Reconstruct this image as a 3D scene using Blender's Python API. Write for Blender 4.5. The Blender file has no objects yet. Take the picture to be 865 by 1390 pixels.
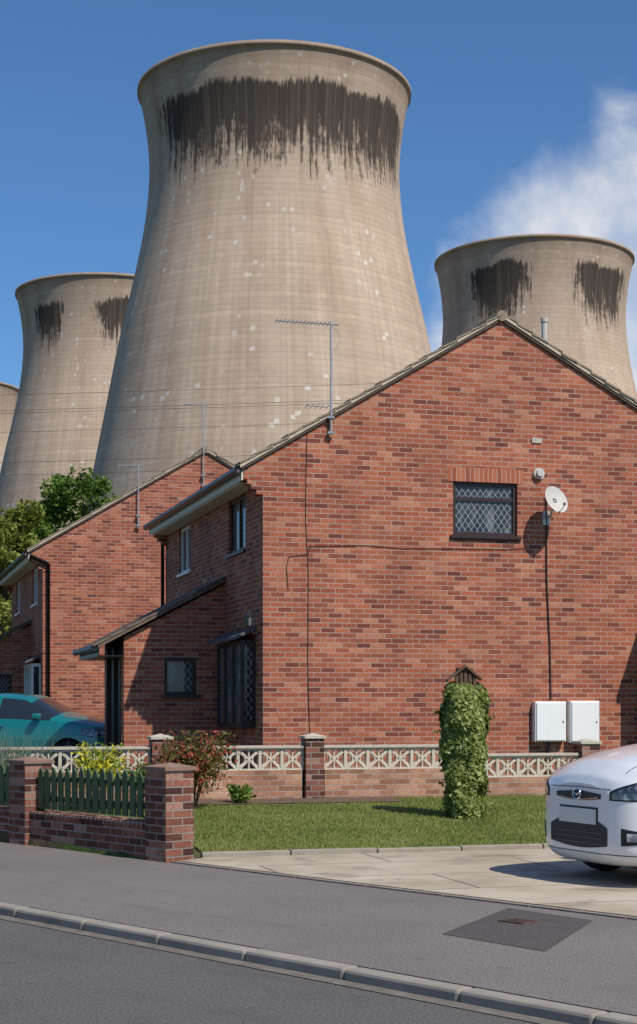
import bpy, math, random
import numpy as np
from mathutils import Vector, Matrix
from mathutils.bvhtree import BVHTree
random.seed(7); rng=np.random.default_rng(7)
sc=bpy.context.scene
TH=math.radians(15.8); CT,ST=math.cos(TH),math.sin(TH)
PH=math.atan2(-.755,.655); CP,SP=math.cos(PH),math.sin(PH)
def W(s,q,z=0): return Vector((s*CT-q*ST, s*ST+q*CT, z))
def SW(a,b,z=0): return Vector((a*CP-b*SP, a*SP+b*CP, z))
def Hq(q): return .11 if q<15.8 else (.11+.29*(q-15.8)/7.7 if q<23.5 else .4)
def Hxy(x,y): return Hq(-x*ST+y*CT)

# ---------------------------------------------------------------- node helpers
def mat(name,rough=.8,spec=.3):
    m=bpy.data.materials.new(name); m.use_nodes=True
    nt=m.node_tree; b=nt.nodes['Principled BSDF']
    b.inputs['Roughness'].default_value=rough
    b.inputs['Specular IOR Level'].default_value=spec
    return m,nt,b
def setin(nt,sock,v):
    if isinstance(v,bpy.types.NodeSocket): nt.links.new(v,sock)
    elif isinstance(v,(tuple,list)) and sock.type=='RGBA' and len(v)==3: sock.default_value=(*v,1)
    else: sock.default_value=v
def nd(nt,t,ins=None,**props):
    n=nt.nodes.new(t)
    for k,v in props.items(): setattr(n,k,v)
    for k,v in (ins or {}).items(): setin(nt,n.inputs[k],v)
    return n
def M(nt,op,a,b=None,c=None,clamp=False):
    n=nt.nodes.new('ShaderNodeMath'); n.operation=op; n.use_clamp=clamp
    setin(nt,n.inputs[0],a)
    if b is not None: setin(nt,n.inputs[1],b)
    if c is not None: setin(nt,n.inputs[2],c)
    return n.outputs[0]
def mixc(nt,f,a,b,blend='MIX'):
    n=nt.nodes.new('ShaderNodeMix'); n.data_type='RGBA'; n.blend_type=blend
    setin(nt,n.inputs[0],f); setin(nt,n.inputs[6],a); setin(nt,n.inputs[7],b)
    return n.outputs[2]
def ramp(nt,f,stops,interp='LINEAR'):
    n=nt.nodes.new('ShaderNodeValToRGB'); n.color_ramp.interpolation=interp
    el=n.color_ramp.elements
    while len(el)<len(stops): el.new(.5)
    for e,(p,c) in zip(el,stops):
        e.position=p; e.color=(*c,1) if len(c)==3 else c
    nt.links.new(f,n.inputs[0]); return n.outputs[0]
def g3(v): return (v,v,v)
def noise(nt,vec,scale,detail=4,rough=.55):
    return nd(nt,'ShaderNodeTexNoise',{'Vector':vec,'Scale':scale,'Detail':detail,'Roughness':rough}).outputs[0]
def smooth(nt,v,a,b):
    n=nd(nt,'ShaderNodeMapRange',{'Value':v,'From Min':a,'From Max':b},interpolation_type='SMOOTHSTEP'); return n.outputs[0]
def objc(nt): return nd(nt,'ShaderNodeTexCoord').outputs['Object']
def bump(nt,b,h,strength=.3,dist=.01):
    n=nd(nt,'ShaderNodeBump',{'Height':h,'Strength':strength,'Distance':dist}); nt.links.new(n.outputs[0],b.inputs['Normal'])

def simple(name,col,rough=.6,spec=.3,metal=0,var=.15,scale=6,coat=0):
    m,nt,b=mat(name,rough,spec)
    n=noise(nt,objc(nt),scale,3)
    c=mixc(nt,n,tuple(x*(1-var) for x in col),tuple(min(1,x*(1+var)) for x in col))
    nt.links.new(c,b.inputs['Base Color']); b.inputs['Metallic'].default_value=metal
    b.inputs['Coat Weight'].default_value=coat
    return m

def brick_mat(name,stops,mortar,weather=.25):
    m,nt,b=mat(name,.88,.2)
    uv=nd(nt,'ShaderNodeTexCoord').outputs['UV']
    br=nd(nt,'ShaderNodeTexBrick',{'Vector':uv,'Color1':g3(0),'Color2':g3(1),'Mortar':g3(.5),'Scale':1.,'Mortar Size':.007,'Mortar Smooth':.2,'Bias':0.,'Brick Width':.225,'Row Height':.075})
    c=ramp(nt,br.outputs['Color'],stops)
    n1=noise(nt,uv,1.1,4,.6); n2=noise(nt,uv,28,2)
    c=mixc(nt,1.,c,ramp(nt,n2,[(.25,g3(.76)),(.75,g3(1.2))]),'MULTIPLY')
    mo=mixc(nt,noise(nt,uv,3,3),tuple(x*.6 for x in mortar),tuple(x*1.2 for x in mortar))
    c=mixc(nt,br.outputs['Fac'],c,mo)
    c=mixc(nt,1.,c,ramp(nt,n1,[(.3,g3(1-weather)),(.7,g3(1+weather*.4))]),'MULTIPLY')
    vs=noise(nt,nd(nt,'ShaderNodeMapping',{'Vector':uv,'Scale':(1.6,.35,1.)}).outputs[0],1.,4,.6)
    c=mixc(nt,M(nt,'MULTIPLY',smooth(nt,vs,.5,.72),.25),c,(.17,.07,.05))
    ef=smooth(nt,noise(nt,uv,.8,5,.7),.58,.8)
    c=mixc(nt,M(nt,'MULTIPLY',ef,.28),c,(.50,.36,.28))
    nt.links.new(c,b.inputs['Base Color'])
    h=M(nt,'ADD',M(nt,'SUBTRACT',1.,br.outputs['Fac']),M(nt,'MULTIPLY',n2,.4))
    bump(nt,b,h,.6,.006)
    return m
BR=brick_mat('red_brick',[(0,(.16,.050,.036)),(.14,(.27,.075,.044)),(.45,(.365,.102,.054)),(.8,(.425,.130,.067)),(1,(.49,.20,.115))],(.43,.33,.26),.2)
BRO=brick_mat('orange_brick',[(0,(.29,.13,.075)),(.5,(.43,.20,.12)),(1,(.53,.31,.20))],(.42,.36,.29))
BRD=brick_mat('old_brown_brick',[(0,(.07,.03,.025)),(.4,(.18,.065,.045)),(.8,(.29,.11,.07)),(1,(.38,.22,.16))],(.32,.28,.24),.4)
def soldier():
    m,nt,b=mat('soldier_brick',.88,.2)
    uv=nd(nt,'ShaderNodeTexCoord').outputs['UV']
    br=nd(nt,'ShaderNodeTexBrick',{'Vector':uv,'Color1':g3(0),'Color2':g3(1),'Mortar':g3(.5),'Scale':1.,'Mortar Size':.006,'Brick Width':.075,'Row Height':5.})
    br.offset=0
    c=ramp(nt,br.outputs['Color'],[(0,(.24,.07,.042)),(.5,(.35,.10,.052)),(1,(.43,.145,.08))])
    c=mixc(nt,br.outputs['Fac'],c,(.40,.30,.23)); nt.links.new(c,b.inputs['Base Color']); return m
SOL=soldier()
DBROWN=simple('dark_brown_frame',(.035,.018,.014),.45,.4)
UPVC=simple('white_upvc',(.75,.74,.72),.4,.4,var=.05)
CREAM=simple('cream_soffit',(.62,.57,.47),.6,var=.1)
BLACK=simple('black_plastic',(.015,.015,.016),.4,.4)
RUBBER=simple('rubber',(.02,.02,.02),.8)
GALV=simple('galvanised_metal',(.42,.42,.42),.45,.5,.6,var=.2)
LEAD=simple('lead_flashing',(.10,.10,.11),.6,var=.3)
TILE=simple('roof_tile',(.10,.075,.06),.85,var=.5,scale=9)
VERGE=simple('verge_tile',(.27,.21,.145),.9,var=.5,scale=9)
MORT=simple('verge_mortar',(.50,.41,.30),.9,var=.3,scale=12)
CABLE=simple('cable',(.05,.03,.022),.6)
WHITEBOX=simple('white_box',(.78,.78,.76),.4,.4,var=.06)
GREYMET=simple('dish_grey',(.50,.47,.43),.6,.3,var=.18)
WOODDK=simple('weathered_wood',(.13,.08,.05),.85,var=.5,scale=25)
CONC=simple('precast_concrete',(.46,.41,.33),.9,.2,var=.3,scale=14)
BARK=simple('bark',(.09,.065,.045),.95,var=.5,scale=12)
SOIL=simple('soil',(.12,.08,.055),.95,var=.5,scale=14)

def glass_mat(name,lattice=True,curtain=True):
    m,nt,b=mat(name,.07,.5)
    uv=nd(nt,'ShaderNodeTexCoord').outputs['UV']
    sx=nd(nt,'ShaderNodeSeparateXYZ',{0:uv}); u,v=sx.outputs[0],sx.outputs[1]
    base=ramp(nt,noise(nt,uv,2.2,3),[(.35,(.012,.013,.016)),(.7,(.05,.053,.058))])
    if curtain:
        cu=smooth(nt,noise(nt,nd(nt,'ShaderNodeMapping',{'Vector':uv,'Scale':(3.,1.2,1.)}).outputs[0],1.6,2),.52,.64)
        base=mixc(nt,M(nt,'MULTIPLY',cu,.45),base,(.22,.23,.25))
    if lattice:
        vs=M(nt,'MULTIPLY',v,.72)
        def line(e):
            f=M(nt,'FRACT',M(nt,'DIVIDE',e,.1)); d=M(nt,'ABSOLUTE',M(nt,'SUBTRACT',f,.5))
            return M(nt,'GREATER_THAN',d,.45)
        l=M(nt,'MAXIMUM',line(M(nt,'ADD',u,vs)),line(M(nt,'SUBTRACT',u,vs)))
        base=mixc(nt,l,base,(.30,.30,.29))
        nt.links.new(M(nt,'ADD',M(nt,'MULTIPLY',l,.4),.07),b.inputs['Roughness'])
    nt.links.new(base,b.inputs['Base Color']); return m
GL=glass_mat('leaded_glass'); GP=glass_mat('window_glass',False)

# ---------------------------------------------------------------- mesh builder
def autouv(me):
    uvl=me.uv_layers.new(name='UVMap').data
    for p in me.polygons:
        n=p.normal
        if abs(n.z)>.7:
            for li in p.loop_indices:
                c=me.vertices[me.loops[li].vertex_index].co; uvl[li].uv=(c.x,c.y)
        else:
            t=Vector((-n.y,n.x,0)); t.normalize() if t.length>0 else None
            for li in p.loop_indices:
                c=me.vertices[me.loops[li].vertex_index].co; uvl[li].uv=(c.dot(t),c.z)
def empty(name,loc=(0,0,0),rz=0):
    e=bpy.data.objects.new(name,None); sc.collection.objects.link(e); e.location=loc; e.rotation_euler=(0,0,rz)
    e.empty_display_size=.3; return e
class MB:
    def __init__(s): s.v=[];s.f=[];s.m=[]
    def add(s,vs,fs,mi=0):
        o=len(s.v); s.v+= [tuple(v) for v in vs]; s.f+=[tuple(i+o for i in f) for f in fs]; s.m+=[mi]*len(fs)
    def quad(s,a,b,c,d,mi=0): s.add([a,b,c,d],[(0,1,2,3)],mi)
    def box(s,x0,x1,y0,y1,z0,z1,mi=0,fn=None):
        fn=fn or (lambda a,b,c:(a,b,c))
        vs=[fn(x,y,z) for x in(x0,x1) for y in(y0,y1) for z in(z0,z1)]
        s.add(vs,[(0,1,3,2),(4,6,7,5),(0,4,5,1),(2,3,7,6),(0,2,6,4),(1,5,7,3)],mi)
    def cyl(s,p0,p1,r0,r1=None,n=10,mi=0,caps=True):
        r1=r0 if r1 is None else r1
        p0=Vector(p0);p1=Vector(p1); d=(p1-p0).normalized()
        a=d.orthogonal().normalized(); b=d.cross(a)
        vs=[];fs=[]
        for i in range(n):
            t=2*math.pi*i/n; o=a*math.cos(t)+b*math.sin(t)
            vs+= [p0+o*r0,p1+o*r1]
        for i in range(n):
            j=(i+1)%n; fs.append((2*i,2*j,2*j+1,2*i+1))
        if caps: fs.append(tuple(2*i for i in range(n))); fs.append(tuple(2*i+1 for i in range(n)))
        s.add(vs,fs,mi)
    def path(s,pts,r,n=6,mi=0):
        for a,b in zip(pts[:-1],pts[1:]): s.cyl(a,b,r,r,n,mi)
    def slab(s,x0,z0,x1,z1,th,y0,y1,mi=0):
        vs=[(x0,y0,z0),(x1,y0,z1),(x1,y0,z1-th),(x0,y0,z0-th),(x0,y1,z0),(x1,y1,z1),(x1,y1,z1-th),(x0,y1,z0-th)]
        s.add(vs,[(0,1,2,3),(4,5,6,7),(0,1,5,4),(3,2,6,7),(0,3,7,4),(1,2,6,5)],mi)
    def obj(s,name,mats,parent=None,smooth=False,loc=(0,0,0),rz=0,bev=0):
        me=bpy.data.meshes.new(name); me.from_pydata(s.v,[],s.f)
        for m in mats: me.materials.append(m)
        me.polygons.foreach_set('material_index',s.m); me.update(); autouv(me)
        if smooth: me.polygons.foreach_set('use_smooth',[True]*len(me.polygons))
        o=bpy.data.objects.new(name,me); sc.collection.objects.link(o); o.location=loc; o.rotation_euler=(0,0,rz)
        if parent: o.parent=parent
        if bev:
            b=o.modifiers.new('bev','BEVEL'); b.width=bev; b.segments=2; b.limit_method='ANGLE'
        return o

def wall_panel(B,f,a0,a1,z0,z1,ops,depth=.11,mi=0):
    A=sorted({a0,a1,*[o[0] for o in ops],*[o[1] for o in ops]}); Z=sorted({z0,z1,*[o[2] for o in ops],*[o[3] for o in ops]})
    for i in range(len(A)-1):
        for j in range(len(Z)-1):
            ca,cz=(A[i]+A[i+1])/2,(Z[j]+Z[j+1])/2
            if any(o[0]<ca<o[1] and o[2]<cz<o[3] for o in ops): continue
            B.quad(f(A[i],0,Z[j]),f(A[i+1],0,Z[j]),f(A[i+1],0,Z[j+1]),f(A[i],0,Z[j+1]),mi)
    for o in ops:
        p=[(o[0],o[2]),(o[1],o[2]),(o[1],o[3]),(o[0],o[3])]
        for k in range(4):
            q=p[(k+1)%4]; B.quad(f(p[k][0],0,p[k][1]),f(q[0],0,q[1]),f(q[0],depth,q[1]),f(p[k][0],depth,p[k][1]),mi)
def window(parent,name,f,a0,a1,z0,z1,fm,glass,vm=(),hm=(),fw=.055,d0=.04,sill=True):
    B=MB(); d1=.12; g=.003
    a0+=g;a1-=g;z0+=g;z1-=g
    B.box(a0,a1,d0,d1,z0,z0+fw,0,f);B.box(a0,a1,d0,d1,z1-fw,z1,0,f)
    B.box(a0,a0+fw,d0+.002,d1,z0+fw,z1-fw,0,f);B.box(a1-fw,a1,d0+.002,d1,z0+fw,z1-fw,0,f)
    for a in vm: B.box(a-.03,a+.03,d0+.004,d1,z0+fw,z1-fw,0,f)
    for z in hm: B.box(a0+fw,a1-fw,d0+.007,d1,z-.028,z+.028,0,f)
    if sill: B.box(a0-.05,a1+.05,-.05,d0-.002,z0-.05,z0-.004,0,f)
    w=B.obj(name+'_frame',[fm],parent)
    G=MB(); G.quad(f(a0+.02,d0+.035,z0+.02),f(a1-.02,d0+.035,z0+.02),f(a1-.02,d0+.035,z1-.02),f(a0+.02,d0+.035,z1-.02))
    G.obj(name+'_glass',[glass],parent)

# ---------------------------------------------------------------- houses
def house(name,loc,second=False):
    E=empty(name,loc,TH); Wd=7.9; D=8.0
    fg=lambda a,d,z:(a,d,z); ff=lambda a,d,z:(d,a,z)
    B=MB()
    gw=(3.02,4.09,3.86,4.69)
    wall_panel(B,fg,0,Wd,-.3,4.74,[gw])
    B.add([(-.3,0,4.74),(Wd,0,4.74),(Wd,0,4.98),(3.81,0,7.21)],[(0,1,2,3)])
    B.add([(-.3,D,4.74),(Wd,D,4.74),(Wd,D,4.98),(3.81,D,7.21)],[(0,1,2,3)])
    w1=(1.15,2.37,3.67,4.55); w2=(5.56,6.6,3.69,4.55); g1=(.47,2.25,.9,2.2)
    wall_panel(B,ff,0,D,-.3,4.74,[w1,w2,g1])
    B.quad((Wd,0,-.3),(Wd,D,-.3),(Wd,D,4.98),(Wd,0,4.98)); B.quad((0,D,-.3),(Wd,D,-.3),(Wd,D,4.74),(0,D,4.74))
    for (y0,y1) in((0.0,.22),(D-.22,D)):
        B.box(-.1,-.001,y0,y1,4.38,4.4525);B.box(-.18,-.001,y0,y1,4.4525,4.5275);B.box(-.24,-.001,y0,y1,4.5275,4.6);B.box(-.3,-.001,y0,y1,4.6,4.738)
    B.obj('walls',[BR],E)
    B=MB()
    B.slab(-.38,4.792,3.81,7.306,.09,-.04,D+.04,0); B.slab(3.81,7.306,8.2,7.306-.545*4.39,.09,-.04,D+.04,0)
    B.obj('roof',[TILE],E)
    B=MB()
    for sgn,n in((-1,17),(1,16)):
        for k in range(n):
            t0=k*.285; 
            sl=.6 if sgn<0 else .545; c=1/math.hypot(1,sl)
            xa=3.81+sgn*t0*c; xb=3.81+sgn*(t0+.31)*c
            za=7.325-sl*abs(xa-3.81); zb=7.350-sl*abs(xb-3.81)
            j=random.uniform(-.009,.009)
            B.slab(xa,za+j,xb,zb+j,.028,-.07+j,.3,0)
    B.slab(-.36,4.80,3.80,7.30,.045,-.055,-.041,1); B.slab(3.82,7.30,8.15,7.30-.545*4.33,.045,-.055,-.041,1)
    y=-.06
    while y<D: B.cyl((3.81,y,7.285),(3.81,y+.44,7.29),.085,.09,12,0); y+=.45
    B.obj('verge_tiles',[VERGE,MORT],E)
    B=MB(); 
    B.box(-.33,-.305,.0,D,4.58,4.78,0); B.box(-.304,-.002,.222,D-.222,4.56,4.58,0)
    B.obj('soffit_fascia',[CREAM],E)
    B=MB(); B.cyl((-.385,-.05,4.73),(-.385,D+.05,4.73),.06,n=12)
    if second:
        B.path([(-.3,-.05,4.68),(.12,-.06,4.5),(.12,-.06,-.2)],.04,8)
    else: B.path([(-.3,D-.1,4.68),(-.08,D-.1,4.45),(-.08,D-.1,-.2)],.035,8)
    B.obj('gutter',[BLACK],E,True)
    fr=UPVC if second else DBROWN
    window(E,'gable_window',fg,*gw,DBROWN,GL,hm=(4.43,))
    window(E,'upper_window',ff,*w1,fr,GP if second else GL,vm=(1.76,))
    window(E,'upper_window_far',ff,*w2,UPVC,GP,vm=(6.08,))
    L=MB(); L.box(2.93,4.18,-.004,.02,4.693,4.905); L.obj('lintel',[SOL],E)
    S=MB(); S.box(2.97,4.14,-.03,.03,3.79,3.855); S.obj('sill',[DBROWN],E)
    # box bay
    B=MB(); y0,y1=.5,2.2; x=-.22
    for yy in(y0,1.05,1.63,y1-.06): B.box(x,x+.06,yy,yy+.06,.95,2.15)
    B.box(x,0.05,y0-.002,y1+.002,.88,.95); B.box(x,.05,y0-.002,y1+.002,2.15,2.22)
    B.box(x+.06,.05,y0,y0+.05,.95,1.02); B.box(-.03,.03,y0,y0+.05,.95,2.15)
    B.obj('bay_frame',[fr],E)
    G=MB(); G.quad((x+.03,y0,.93),(x+.03,y1,.93),(x+.03,y1,2.17),(x+.03,y0,2.17)); G.quad((x+.03,y0+.03,.93),(.0,y0+.03,.93),(0,y0+.03,2.17),(x+.03,y0+.03,2.17))
    G.obj('bay_glass',[GP if second else GL],E)
    B=MB(); B.slab(-.36,2.27,-.002,2.42,.05,y0-.1,y1+.1); B.obj('bay_canopy',[LEAD],E)
    # porch
    P=MB(); p=1.67; t0=2.65; t1=4.8
    fp=lambda a,d,z:(a,t0+d,z)
    pw=(-1.007,-.468,1.4,2.01)
    wall_panel(P,fp,-p,0,-.3,2.3,[pw])
    P.add([(-p,t0,2.3),(0,t0,2.3),(0,t0,3.23),(-p,t0,2.34)],[(0,1,2,3)])
    P.add([(-p,t1,-.3),(0,t1,-.3),(0,t1,3.23),(-p,t1,2.34)],[(0,1,2,3)])
    P.box(-p-.0,-p+.22,t0+.001,t0+.33,-.3,2.33); 
    P.quad((-p,t0+.33,2.2),(-p,t1,2.2),(-p,t1,2.34),(-p,t0+.33,2.34)); 
    P.box(-p,-p+.22,t1-.3,t1-.001,-.3,2.2)
    P.obj('porch_walls',[BR],E)
    window(E,'porch_window',fp,*pw,DBROWN,GL)
    P=MB(); P.box(-p+.05,-p+.1,t0+.33,t1-.3,-.2,2.2)
    for yy in (t0+.33,t0+1.0,t1-.37): P.box(-p-.02,-p+.05,yy,yy+.07,-.2,2.2)
    P.obj('porch_door',[DBROWN if not second else UPVC],E)
    P=MB(); P.slab(-2.13,2.205,-.003,3.33,.07,t0-.1,t1+.15,0)
    P.obj('porch_roof',[TILE],E)
    P=MB()
    for k in range(8):
        xa=-.0-.27*k; xb=xa-.3; P.slab(xb,3.335+.53*xb+.03,xa-.003,3.335+.53*xa+.015,.03,t0-.13,t0+.2,0)
    P.slab(-2.1,2.2,-.003,3.32,.04,t0-.118,t0-.101,0)
    P.obj('porch_verge',[simple('porch_verge_tile',(.17,.125,.095),.9,var=.5,scale=9)],E)
    P=MB(); P.cyl((-2.16,t0-.1,2.15),(-2.16,t1+.15,2.15),.055); P.box(-2.1,-2.08,t0-.08,t1+.1,2.02,2.16); P.box(-2.08,-p-.002,t0-.08,t1+.1,2.02,2.04)
    P.obj('porch_gutter',[BLACK],E)
    P=MB(); P.slab(-.5,3.12,-.004,3.36,.03,t0-.16,t0+.3); P.obj('porch_flashing',[LEAD],E)
    if not second:
        C=MB()
        C.path([(.68,-.01,5.35),(.665,-.01,4.6),(.66,-.01,4.0),(.70,-.01,3.2),(.69,-.01,1.8),(.74,-.01,.3)],.0055)
        C.path([(.70,-.01,3.62),(1.2,-.01,3.645),(1.6,-.01,3.66),(2.2,-.01,3.63),(2.7,-.01,3.64),(3.9,-.01,3.66),(4.35,-.01,3.70)],.0045)
        C.path([(.74,-.01,3.66),(.70,-.012,3.5),(.40,-.01,3.46),(.36,-.01,3.3),(.39,-.01,2.95)],.0045)
        C.path([(4.57,-.02,4.5),(4.58,-.02,3.2),(4.63,-.02,2.2),(4.65,-.02,1.32)],.012)
        C.path([(1.05,-.012,5.4),(1.0,-.02,5.5),(1.03,-.01,5.2)],.005)
        C.obj('wall_cables',[CABLE],E)
        V=MB(); V.box(4.33,4.50,-.02,.0,5.34,5.42); V.obj('air_brick',[CONC],E)
        V=MB(); V.cyl((4.44,-.05,4.86),(4.44,0,4.86),.09,.09,18); V.cyl((4.44,-.09,4.86),(4.44,-.05,4.86),.05,.06,14); V.obj('round_vent',[GREYMET],E)
        V=MB(); V.cyl((5.6,2.4,6.0),(5.6,2.4,7.9),.05,.05,12); V.cyl((5.6,2.4,7.86),(5.6,2.4,7.93),.065,.065,12); V.obj('flue_pipe',[GREYMET],E)
        # assumed side porch, added out of shot to cast a shadow on the gable
        V=MB(); V.box(6.38,8.0,-1.15,-.002,-.3,2.85); V.obj('shadow_caster_walls',[BR],E)
        V=MB(); V.box(6.34,8.1,-1.22,-.003,2.852,2.96); V.obj('shadow_caster_roof',[UPVC],E)
        V=MB(); V.box(6.7,7.5,-1.175,-1.151,-.2,1.95); V.obj('shadow_caster_door',[DBROWN],E)
    return E
H1=house('brick_house',(*W(5.791,23.511)[:2],.4))
H2=house('brick_house',(*W(4.05,37.6)[:2],.4),True)
def hl(x,y,z):
    w=W(5.791+x,23.511+y); return Vector((w.x,w.y,z+.4))

def dish():
    E=empty('satellite_dish',hl(4.571,0,4.38),TH)
    B=MB(); n=24; R=.225
    rings=6
    d=Vector((.22,-.85,.40)).normalized(); a=d.cross(Vector((0,0,1))).normalized(); b=a.cross(d)
    c=Vector((0,-.34,.02))
    vs=[];fs=[]
    for k,off in enumerate((0,.008)):
        base=len(vs); vs.append(c-d*off)
        for r in range(1,rings+1):
            rr=R*r/rings
            for i in range(n):
                t=2*math.pi*i/n; vs.append(c+a*rr*math.cos(t)*.92+b*rr*math.sin(t)*1.05+d*(rr*rr*.9)-d*off)
        for i in range(n): fs.append((base,base+1+i,base+1+(i+1)%n))
        for r in range(rings-1):
            for i in range(n):
                j=(i+1)%n; fs.append((base+1+r*n+i,base+1+r*n+j,base+1+(r+1)*n+j,base+1+(r+1)*n+i))
    B.add(vs,fs); B.obj('reflector',[GREYMET],E,True)
    B=MB(); B.path([(0,0,-.2),(0,-.2,-.2),(0,-.3,-.02)],.018,8); B.box(-.06,.06,-.02,0,-.32,-.1)
    f=c+d*.22-b*.16
    B.path([c-b*R,f-b*.02],.008,6); B.cyl(f,f-d*.06,.018,.018,10)
    B.obj('arm_and_lnb',[GALV],E)
dish()
for i,(x0,x1,z0,z1) in enumerate(((4.335,4.86,.66,1.29),(4.93,5.43,.64,1.30))):
    E=empty('meter_box',hl((x0+x1)/2,0,z0),TH); w=(x1-x0)/2; h=z1-z0
    B=MB(); B.box(-w,w,-.13,0,0,h); B.obj('case',[WHITEBOX],E,bev=.01)
    B=MB(); B.box(-w+.02,w-.02,-.15,-.131,.02,h-.02); B.obj('door',[WHITEBOX],E,bev=.006)
    B=MB(); B.cyl((w-.06,-.16,h/2),(w-.06,-.15,h/2),.012); B.obj('lock',[BLACK],E)
    if i==0: 
        B=MB(); B.cyl((0,-.06,-.7),(0,-.06,0),.025); B.obj('conduit',[BLACK],E)
E=empty('wall_lantern',hl(-.02,.12,2.40),TH)
B=MB(); B.path([(.02,0,-.08),(-.1,0,-.1),(-.16,0,-.02)],.012); B.cyl((-.16,0,0),(-.16,0,.02),.05,.06,6); B.cyl((-.16,0,.17),(-.16,0,.25),.09,.015,6)
for k in range(6):
    t=k*math.pi/3; B.cyl((-.16+.05*math.cos(t),.05*math.sin(t),.02),(-.16+.075*math.cos(t),.075*math.sin(t),.17),.008,n=4)
B.obj('lantern_frame',[BLACK],E)
B=MB(); B.cyl((-.16,0,.02),(-.16,0,.17),.042,.064,6); B.obj('lantern_glass',[simple('lantern_glass_mat',(.22,.22,.21),.15,.5)],E)

def antenna(base,top,boom,el,z2=None,zoff=0):
    B=MB(); base=Vector(base); top=Vector(top); B.cyl(base,top,.017,.015,8)
    bd=Vector((-math.cos(TH),-math.sin(TH),0)); side=Vector((math.sin(TH)*.97,-math.cos(TH)*.97,0.1))
    o=top+Vector((0,0,-.03))
    B.cyl(o-bd*.12,o+bd*boom,.012,.012,6)
    for k in range(el):
        c=o+bd*(.05+(boom-.06)*k/(el-1)); hw=.11 if k else .16
        B.cyl(c-side*hw,c+side*hw,.004,n=4)
    if zoff:
        o2=Vector((top.x,top.y,z2)); B.cyl(o2+bd*.05,o2+bd*.40,.008,n=6)
        for k in range(5):
            c=o2+bd*(.06+.08*k); B.cyl(c-side*.12,c+side*.12,.005,n=4)
        B.path([o,o+Vector((.10,0,-.12)),o+Vector((.13,0,-.25)),o+Vector((.06,0,-.38)),o+Vector((0.02,0,-.42))],.005,4)
    B.box(base.x-.05,base.x+.05,base.y-.03,base.y+.03,base.z+.02,base.z+.05); B.box(base.x-.05,base.x+.05,base.y-.03,base.y+.03,base.z+.25,base.z+.28)
    return B.obj('tv_antenna',[GALV])
b=hl(1.04,-.07,5.30); antenna(b,(b.x,b.y,7.40),.86,14,6.12,1)
def h2(x,y,z): w=W(4.05+x,37.6+y); return Vector((w.x,w.y,z+.4))
b=h2(3.75,-.08,6.4); antenna(b,(b.x,b.y,8.75),.45,6)
b=h2(2.2,-.08,5.4); antenna(b,(b.x,b.y,7.25),.5,8)

# ---------------------------------------------------------------- ground & surfaces
def ground_mat():
    m,nt,b=mat('ground_mix',.95,.1); oc=objc(nt)
    f=smooth(nt,noise(nt,oc,.6,4,.6),.45,.6)
    c=mixc(nt,f,(.10,.07,.045),(.07,.11,.028)); c=mixc(nt,1.,c,ramp(nt,noise(nt,oc,12,3),[(.3,g3(.6)),(.7,g3(1.4))]),'MULTIPLY')
    nt.links.new(c,b.inputs['Base Color']); return m
def asphalt(name,col,patch=.2,spk=.5):
    m,nt,b=mat(name,.92,.2); oc=objc(nt)
    n1=noise(nt,oc,.8,4,.6); n2=noise(nt,oc,70,2,.7)
    c=mixc(nt,n1,tuple(x*(1-patch) for x in col),tuple(x*(1+patch) for x in col))
    c=mixc(nt,1.,c,ramp(nt,n2,[(.3,g3(1-spk)),(.7,g3(1+spk))]),'MULTIPLY')
    st=smooth(nt,noise(nt,nd(nt,'ShaderNodeMapping',{'Vector':oc,'Scale':(.35,1.6,1.)}).outputs[0],1.4,5,.6),.52,.8)
    c=mixc(nt,M(nt,'MULTIPLY',st,.45),c,tuple(x*.6 for x in col))
    sp=smooth(nt,noise(nt,oc,7,2,.5),.69,.73); c=mixc(nt,M(nt,'MULTIPLY',sp,.35),c,tuple(x*.45 for x in col))
    nt.links.new(c,b.inputs['Base Color']); bump(nt,b,n2,.5,.005); return m
ROAD=asphalt('road_asphalt',(.110,.101,.094)); PATH=asphalt('path_asphalt',(.172,.151,.138)); PATCH=asphalt('patch_asphalt',(.085,.076,.071))
def concrete_drive():
    m,nt,b=mat('concrete_drive',.9,.2); oc=objc(nt)
    n1=noise(nt,oc,.9,5,.62); n2=noise(nt,oc,60,2)
    c=ramp(nt,n1,[(.3,(.32,.255,.19)),(.5,(.44,.365,.28)),(.7,(.53,.45,.36))])
    c=mixc(nt,1.,c,ramp(nt,n2,[(.3,g3(.82)),(.7,g3(1.12))]),'MULTIPLY')
    rot=nd(nt,'ShaderNodeMapping',{'Vector':oc,'Rotation':(0,0,-TH),'Location':(.3,.2,0)}).outputs[0]
    br=nd(nt,'ShaderNodeTexBrick',{'Vector':rot,'Color1':g3(.90),'Color2':g3(1.05),'Mortar':g3(.38),'Scale':1.,'Mortar Size':.014,'Brick Width':2.6,'Row Height':1.15})
    c=mixc(nt,1.,c,br.outputs['Color'],'MULTIPLY')
    st=smooth(nt,noise(nt,oc,1.7,4,.5),.54,.70); c=mixc(nt,M(nt,'MULTIPLY',st,.6),c,(.15,.115,.09))
    nt.links.new(c,b.inputs['Base Color']); bump(nt,b,n2,.3,.004); return m
DRIVE=concrete_drive()

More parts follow.
